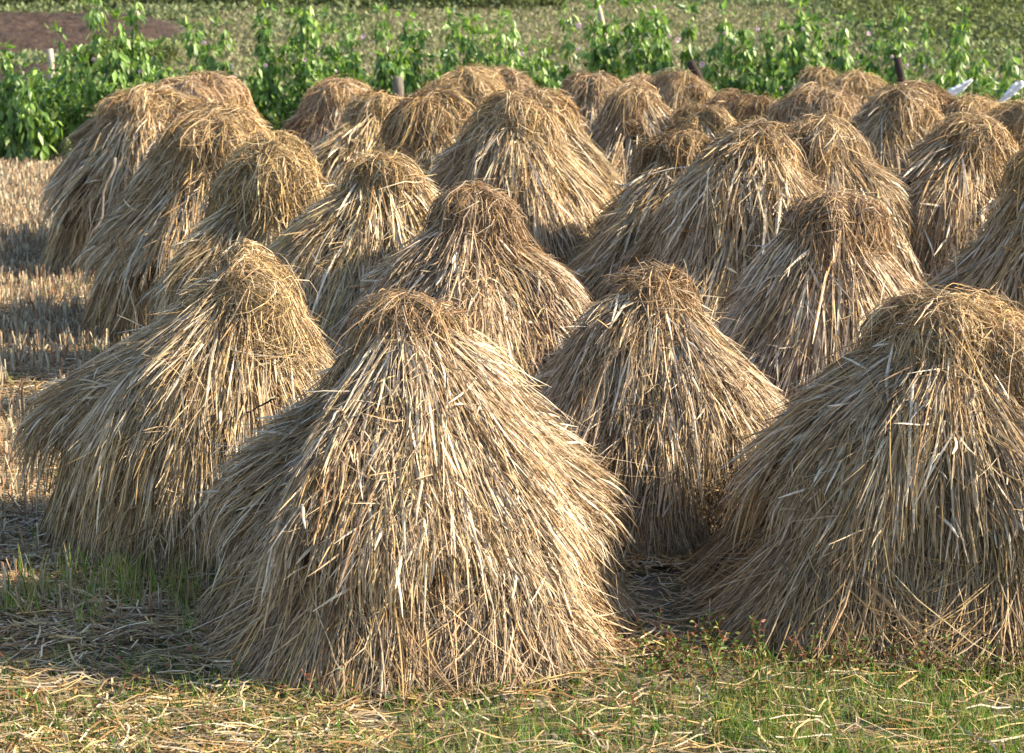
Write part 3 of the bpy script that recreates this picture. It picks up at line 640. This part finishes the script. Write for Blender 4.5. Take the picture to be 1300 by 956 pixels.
# ------------------------------------------------------------------ fields beyond
def far_field():
    b = Batch(); n = 150000
    y = R.uniform(34.5, 75, n); x = R.uniform(-1, 1, n) * (0.25 * y + 4)
    left = x < -7.6 + 0.6 * np.sin(y * 0.8)
    plo = ((y > 41) & (y < 44.0) | (y > 45.8) & (y < 55.0)) & (x < -7.9 - 1.6 * (2 * (y - 46.8) / 8.2 - .8) ** 2 * (y > 46))
    patchy = np.sin(x * .9 + y * .35) + np.sin(x * .37 - y * .21 + 2) + R.normal(0, .5, n)
    green = (y < 37.5 + 0.6 * np.sin(x)) | left | (patchy > 1.6) | (y > 57 + np.sin(x * .5)) | ((x > 8) & (y > 43) & (patchy > -0.4))
    keep = ~plo; x, y, green = x[keep], y[keep], green[keep]; n = len(x)
    L = R.uniform(0.05, 0.15, n) * np.where(green, 1.3, 0.9); cb = np.array([(0.22, 0.215, 0.125), (0.26, 0.24, 0.145), (0.18, 0.20, 0.10)])[R.choice(3, n)]
    cg = np.array([(0.17, 0.205, 0.10), (0.21, 0.23, 0.125), (0.14, 0.175, 0.085)])[R.choice(3, n)]
    c = np.where(green[:, None], cg, cb) * R.uniform(.85, 1.15, (n, 1))
    P = np.stack([x, y, ground_z(y) + R.random(n) * np.where(green, 0.14, 0.06)], -1); D = R.normal(0, 1, (n, 3)); D[:, 2] = np.abs(D[:, 2]) + .3
    leaves(b, P, D, L, L * 0.33, c)
    return b.build('field_crop', M_crop)
tag(far_field(), 'thin olive and green crop covering the rising field beyond', 'crop', kind='stuff')

def hedge(name, x0, x1, y0, y1, h, n, lab, seed):
    b = Batch(); r2 = np.random.default_rng(seed)
    x = r2.uniform(x0, x1, n); y = r2.uniform(y0, y1, n); top = h * (0.65 + 0.35 * np.sin(x * 1.9 + seed) * np.sin(x * 0.7 + y))
    z = r2.random(n) ** .7 * np.maximum(top, .05)
    P = np.stack([x, y, ground_z(y) + z], -1); D = r2.normal(0, 1, (n, 3)); L = r2.uniform(.08, .18, n)
    leaves(b, P, D, L, L * .35, (GREENS * .4 + np.array([.08, .065, .045]))[r2.choice(4, n)] * r2.uniform(.7, 1.2, (n, 1)))
    tag(b.build(name, M_crop), lab, 'bushes', kind='stuff')
hedge('bank_scrub', -14, 1.5, 56.5, 60, 0.7, 16000, 'dark green scrub on the bank above the ploughed soil', 3)
hedge('verge_scrub', -9.4, -7.4, 44.2, 46.0, 0.45, 2500, 'pale green scrub at the rounded end of the ploughed soil', 5)
hedge('hillside_scrub', 8.5, 17, 48, 60, 0.6, 9000, 'mixed green scrub on the slope at the upper right', 8)

# ------------------------------------------------------------------ posts, sticks, plastic strips
def post(px0, py0, px1, py1, D, r, mat, label, cat='post', knots=True):
    """foot at (px0,py0) and top at (px1,py1) in the photo, carried down to the ground"""
    a = np.array(at(px0, py0, D)); t = np.array(at(px1, py1, D)); g = float(ground_z(D)) - 0.05
    d = a - t; foot = t + d * ((t[2] - g) / max(-d[2], 1e-6))
    k = 9; s = np.linspace(0, 1, k)[:, None]; pts = foot + (t - foot) * s; pts[1:-1, :2] += R.normal(0, r * 0.18, (k - 2, 2))
    rad = r * (1.08 - 0.2 * s[:, 0]) * R.uniform(.92, 1.08, k)
    V, F = tube(pts - foot, rad, 10)
    o = make_obj('wooden_post', V, F, mat, smooth=True); o.location = foot
    return tag(o, label, cat)
post(66, 110, 63, 62, 34, 0.055, M_palewood, 'pale weathered post standing among the left bushes')
post(505, 120, 505, 98, 29.6, 0.09, M_wood, 'short thick grey stump beside a yellow leaf behind the stacks', 'stump')
post(772, 62, 754, -10, 32.3, 0.05, M_palewood, 'long pale pole leaning among the plants at the centre top', 'pole')
post(890, 110, 876, 78, 29.8, 0.075, M_darkwood, 'dark wooden post leaning left above the back stacks')
post(1145, 108, 1139, 73, 29.8, 0.065, M_darkwood, 'dark upright post above the regular domed straw stack')
post(231, 7, 231, -14, 57.5, 0.14, M_wood, 'distant thick post on the green bank at the top left')

def stick(name, pts, r, mat, label, cat='stick', twig=None):
    P = np.array(pts, float); k = 14; s = np.linspace(0, 1, len(P)); q = np.linspace(0, 1, k)
    Q = np.stack([np.interp(q, s, P[:, i]) for i in range(3)], -1); Q[1:-1] += R.normal(0, r * 0.6, (k - 2, 3))
    V, F = tube(Q - Q[0], np.linspace(r, r * .45, k), 7)
    if twig is not None:
        T_ = np.array(twig, float); V2, F2 = tube(T_ - Q[0], np.linspace(r * .5, r * .25, len(T_)), 6); F = np.vstack([F, F2 + len(V)]); V = np.vstack([V, V2])
    o = make_obj(name, V, F, mat, smooth=True); o.location = tuple(Q[0]); return tag(o, label, cat)
stick('fallen_branch', [at(146, 200, 18.95), at(136, 235, 18.85), at(125, 280, 18.75), at(110, 308, 18.7), at(95, 345, 18.7)], 0.018, M_wood,
      'grey crooked branch lying down the flank of the leftmost straw stack', 'branch')
stick('thin_twig', [at(350, 506, 9.6), at(320, 520, 9.62), at(285, 536, 9.7)], 0.0055, M_darkwood, 'thin dark twig sticking out at the left of the front stack', 'twig')

def strip(pxs, D, label):
    """crumpled white plastic strip: closed folded sheet with thickness"""
    ctr = np.array([at(x, y, D) for x, y, w in pxs]); w = np.array([q[2] for q in pxs]) / FPX * D / 2
    k = 13; s = np.linspace(0, 1, len(ctr)); q = np.linspace(0, 1, k)
    Cc = np.stack([np.interp(q, s, ctr[:, i]) for i in range(3)], -1); W = np.interp(q, s, w)
    T = norm(np.gradient(Cc, axis=0)); S = norm(np.cross(T, [0, 1, 0])); rows = []
    for j, (a, d) in enumerate([(-1, 0), (-.5, -.035), (0, .02), (.45, -.03), (1, 0.01), (.45, -.012), (0, .04), (-.5, -.015)]):
        rows.append(Cc + S * (W * a)[:, None] + np.array([0, 1, 0]) * (d + R.normal(0, .008, (k, 1)) ))
    V = np.stack(rows, 1).reshape(-1, 3); F = [(i * 8 + j, i * 8 + (j + 1) % 8, (i + 1) * 8 + (j + 1) % 8, (i + 1) * 8 + j) for i in range(k - 1) for j in range(8)]
    for o_ in (0, (k - 1) * 8): F += [(o_ + 0, o_ + 1, o_ + 6, o_ + 7), (o_ + 1, o_ + 2, o_ + 5, o_ + 6), (o_ + 2, o_ + 3, o_ + 4, o_ + 5)]
    o = make_obj('plastic_strip', V - Cc[0], np.array(F), M_plastic, smooth=True); o.location = tuple(Cc[0])
    return tag(o, label, 'plastic strip', 'white plastic strips tied above the stacks')
def cane(px, py, D, label):
    t = at(px, py, D); g = float(ground_z(D)); V, F = tube(np.array([(0, 0, 0), (0.01, 0, (t[2]) * .5), (0, 0, t[2] + .02)]), 0.009, 6)
    o = make_obj('thin_cane', V, F, M_wood, smooth=True); o.location = (t[0], t[1] + .03, g); tag(o, label, 'cane')
strip([(1201, 121, 5), (1207, 118, 12), (1220, 112, 10), (1226, 107, 8), (1234, 101, 3)], 24.0, 'smaller white plastic strip fluttering left of the larger one')
strip([(1264, 134, 1), (1274, 126, 7), (1285, 116, 12), (1292, 109, 11), (1299, 106, 8)], 22.5, 'larger white plastic strip at the right edge pointing up')
cane(1234, 101, 24.0, 'thin cane holding up the smaller white plastic strip')
cane(1298, 106, 22.5, 'thin cane holding up the larger white plastic strip')
